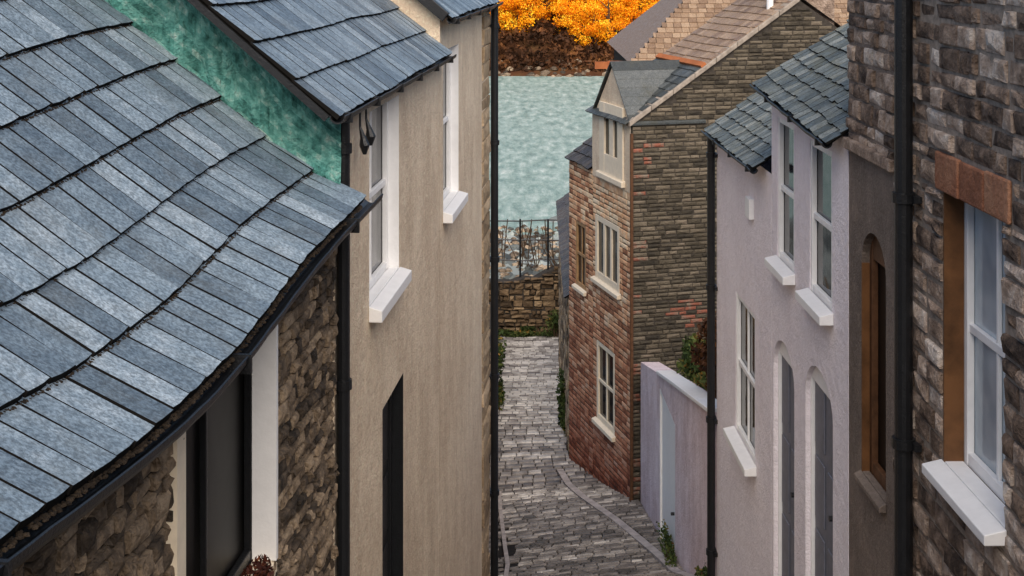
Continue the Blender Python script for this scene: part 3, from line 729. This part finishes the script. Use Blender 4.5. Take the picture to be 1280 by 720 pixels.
for i in range(150):
    u=R_(.3,12); a=R_(-.5,.5); mb.tube([FRL.p(u,rt(u)+.1),FRL.p(u+a*.7+R_(-.1,.1),rt(u)+R_(.6,1)),FRL.p(u+a,rt(u)+R_(1.1,1.55))],R_(.008,.018),5)
mb.build('lattice',RL,[M['bark']])['kind']='stuff'
# left low wall
FW=Frame((-.45,18),(-.003,1),(1,0))
W_=thing('garden_wall','low grey rubble garden wall along the lower street','wall',(-.5,28,Z(10)))
mb=MB()
for i in range(44):
    a,b=i*.5,(i+1)*.5; z1=gz(-.5,18+a)+1.2; z2=gz(-.5,18+b)+1.2
    mb.hexa([FW.p(a,z1-3,-.4),FW.p(b,z2-3,-.4),FW.p(b,z2,-.4),FW.p(a,z1,-.4)],[FW.p(a,z1-3,0),FW.p(b,z2-3,0),FW.p(b,z2,0),FW.p(a,z1,0)])
clad(mb,FW,0,22,Z(12.5),Z(6.9),[],(.12,.2),(.2,.5),1,(.005,.04),.01,top=lambda u:gz(-.5,18+u)+1.2)
mb.build('wall',W_,[M['mortarD'],M['stoneL']])

# ============================================================ vegetation
def rv():
    while True:
        v=Vector((R_(-1,1),R_(-1,1),R_(-1,1)))
        if v.length<1: return v
def leafq(mb,p,s,t,m=0):
    a=rv().normalized(); b=a.cross(rv()).normalized()
    mb.face([p-a*s,p+b*s*.5,p+a*s,p-b*s*.5],m,t)
def bush(name,label,cat,c,r,n,s,mat,group=None,tr=(0,1)):
    c=Vector(c); T=thing(name,label,cat,c-Vector((0,0,r[2])),group)
    mb=MB(); 
    for k in range(7):
        a=rv(); mb.tube([c-Vector((0,0,r[2])),c+Vector((a.x*r[0]*.7,a.y*r[1]*.7,abs(a.z)*r[2]*.6))],[.02,.006],5)
    mb.build('stem',T,[M['bark']])
    mb=MB(); cl=[(Vector((v.x*r[0],v.y*r[1],v.z*r[2])),R_(.25,.5),R_(0,1)) for v in (rv() for _ in range(12))]
    for i in range(n):
        q,rr,tt=random.choice(cl); v=rv()
        p=c+q*.75+Vector((v.x*r[0],v.y*r[1],v.z*r[2]))*rr
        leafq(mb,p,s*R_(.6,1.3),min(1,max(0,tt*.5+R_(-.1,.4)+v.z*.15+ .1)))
    mb.build('foliage',T,[M[mat]])
    return T
bush('shrub','russet brown shrub growing over the garden wall','shrub',(2.72,17.3,Z(5.2)),(.5,1.4,.42),3200,.045,'russet')
bush('shrub','olive green shrub growing over the garden wall','shrub',(2.68,19.2,Z(5.9)),(.42,1.5,.3),2600,.045,'leafg')
bush('ivy','dark green ivy clump on the stone cottage wall','plant',(1.12,28.5,Z(9.6)),(.18,1.2,1.0),1600,.05,'leafg')
bush('ivy','dark green ivy spilling over the low garden wall','plant',(-.36,31,Z(9.6)),(.25,1.6,.9),1600,.05,'leafg')
bush('weeds','small green weeds at the base of the limewashed wall','plant',(2.22,15.6,gz(2.2,15.6)+.1),(.12,.7,.15),700,.03,'leafg')
bush('weeds','small green weeds at the base of the pink wall','plant',(2.12,18.4,gz(2.1,18.4)+.1),(.1,1.2,.15),700,.03,'leafg')
bush('weeds','green weeds at the base of the quay wall','plant',(.2,40.9,Z(11.5)),(1.0,.3,.25),1200,.05,'leafg')
bush('weeds','green weeds at the base of the quay wall','plant',(1.3,40.8,Z(11.3)),(.5,.3,.5),1000,.05,'leafg')
def planter(F,u0,u1,D,off,label,hh=.1):
    T=thing('window_box',label,'planter',F.p((u0+u1)/2,Z(D)-.1,off+.1))
    mb=MB(); mb.fbox(F,u0,u1,Z(D)-.1,Z(D),off,off+.09); mb.build('box',T,[M['brown']],bevel=.008)
    mb=MB()
    for i in range(1200):
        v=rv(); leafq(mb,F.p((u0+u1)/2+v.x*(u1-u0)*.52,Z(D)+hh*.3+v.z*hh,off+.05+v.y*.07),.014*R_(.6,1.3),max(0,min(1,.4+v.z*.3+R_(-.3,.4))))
    mb.build('flowers',T,[M['leafr']])
planter(FL,6.2,6.75,3.06,.04,'brown window box with dark red flowers under wide window',.1)
# autumn trees
def tree_mesh(seed,h,rad_):
    random.seed(seed); t=MB(); c=MB(); 
    trunk=[Vector((0,0,-1)),Vector((R_(-.3,.3),R_(-.3,.3),h*.3)),Vector((R_(-.5,.5),R_(-.5,.5),h*.6)),Vector((R_(-.5,.5),R_(-.5,.5),h*.9))]
    t.tube(trunk,[h*.03,h*.022,h*.014,h*.004],7,0,.4); cl=[]
    for k in range(18):
        f=R_(.15,.9); b=trunk[0].lerp(trunk[3],f); a=R_(0,6.28); L=rad_*(1.05-abs(f-.5)*.9)*R_(.6,1.1)
        e=b+Vector((math.cos(a)*L,math.sin(a)*L,L*R_(.2,.7))); t.tube([b,b.lerp(e,.5)+Vector((0,0,.2)),e],[h*.012,h*.007,h*.002],5,0,.5)
        cl.append((e,R_(.9,1.9),R_(0,1))); cl.append((b.lerp(e,.6),R_(.7,1.5),R_(0,.6)))
    for i in range(5500):
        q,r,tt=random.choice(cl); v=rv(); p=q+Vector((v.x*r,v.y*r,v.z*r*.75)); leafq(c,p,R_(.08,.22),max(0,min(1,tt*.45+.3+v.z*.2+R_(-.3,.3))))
    return t,c
var=[]
for s in range(4):
    T=thing('autumn_tree','golden orange autumn tree on the far shore','tree',(0,0,0),'autumn trees on the far shore')
    t,c=tree_mesh(100+s,8+s*.8,3.1); a=t.build('trunk',T,[M['bark']],top=(0,0,0)); b=c.build('crown',T,[M['gold']],top=(0,0,0)); var.append((T,a,b))
random.seed(5)
spots=[]
for row,(yy,n,x0,x1) in enumerate([(193,12,-8,32),(199,12,-10,36),(206,11,-10,36),(214,10,-10,38),(223,10,-10,42),(235,9,-10,44)]):
    for i in range(n): spots.append((x0+(x1-x0)*(i+.5)/n+R_(-1,1),yy+R_(-1.5,1.5)))
for k,(x,y) in enumerate(spots):
    T,a,b=var[k%4]
    if k>=4:
        T2=T.copy(); COL.objects.link(T2)
        for q in (a,b):
            q2=q.copy(); COL.objects.link(q2); q2.parent=T2
        T=T2
    T.location=(x,y,th(x,y)-.5); T.rotation_euler=(0,0,R_(0,6.28)); sc=R_(.85,1.25)*(.8 if k<12 else 1.05); T.scale=(sc,sc,sc*R_(.9,1.1))
# shore scrub and rocks
random.seed(9); mb=MB()
for i in range(12000):
    x=R_(-14,42); y=R_(187,196); p=Vector((x,y,th(x,y)+R_(0,1.3)))
    n=mn.noise(Vector((x*.4,y*.4,p.z*.6)))
    leafq(mb,p,R_(.2,.5),max(0,min(1,.35+n*.8+R_(-.2,.2))))
o=mb.build('shore_scrub',None,[M['russet']],top=(0,0,0)); o['kind']='stuff'; o['label']='dark russet scrub covering the far bank'; o['category']='bushes'
mb=MB()
for i in range(200):
    x=R_(-12,40); y=R_(185.5,189); p=Vector((x,y,th(x,y)+R_(-.1,.2))); clump(mb,p,R_(.25,.8))
o=mb.build('shore_rocks',None,[M['stoneN']],top=(0,0,0)); o['kind']='stuff'; o['label']='dark brown boulders along the far shore'; o['category']='rocks'
mb=MB()
for i in range(1100):
    x=R_(-4,8); y=R_(58,84); clump(mb,Vector((x,y,max(0,th(x,y))+.02)),R_(.08,.32),0 if R_(0,1)<.4 else 1)
o=mb.build('beach_boulders',None,[M['beach'],M['stoneN']],top=(0,0,0)); o['kind']='stuff'; o['label']='dark wet boulders on the shingle beach'; o['category']='rocks'

for o in list(bpy.data.objects):
    if 'wo' in o: del o['wo']
# ============================================================ light, camera
w=bpy.data.worlds.new('World'); scene.world=w; w.use_nodes=True; nt=w.node_tree
sky=nt.nodes.new('ShaderNodeTexSky'); sky.sky_type='NISHITA'; sky.sun_disc=False
sd=Vector((.10,-.74,.68)).normalized()
sky.sun_elevation=math.asin(sd.z); sky.sun_rotation=math.atan2(sd.x,sd.y)
nt.links.new(sky.outputs[0],nt.nodes['Background'].inputs[0]); nt.nodes['Background'].inputs[1].default_value=.15
l=bpy.data.lights.new('sun','SUN'); l.energy=5.0; l.angle=rad(65); l.color=(1,.88,.75)
lo_=bpy.data.objects.new('sun',l); COL.objects.link(lo_); lo_.rotation_euler=(-sd).to_track_quat('-Z','Y').to_euler()
cam=bpy.data.cameras.new('camera'); co=bpy.data.objects.new('camera',cam); COL.objects.link(co)
co.location=(0,0,H); co.rotation_euler=(rad(90),0,0); cam.sensor_width=36; cam.lens=36*1700/1280; cam.shift_y=-420/1280; cam.clip_end=5000; cam.clip_start=.05
scene.camera=co
scene.view_settings.view_transform='Standard'; scene.view_settings.look='None'; scene.view_settings.exposure=0
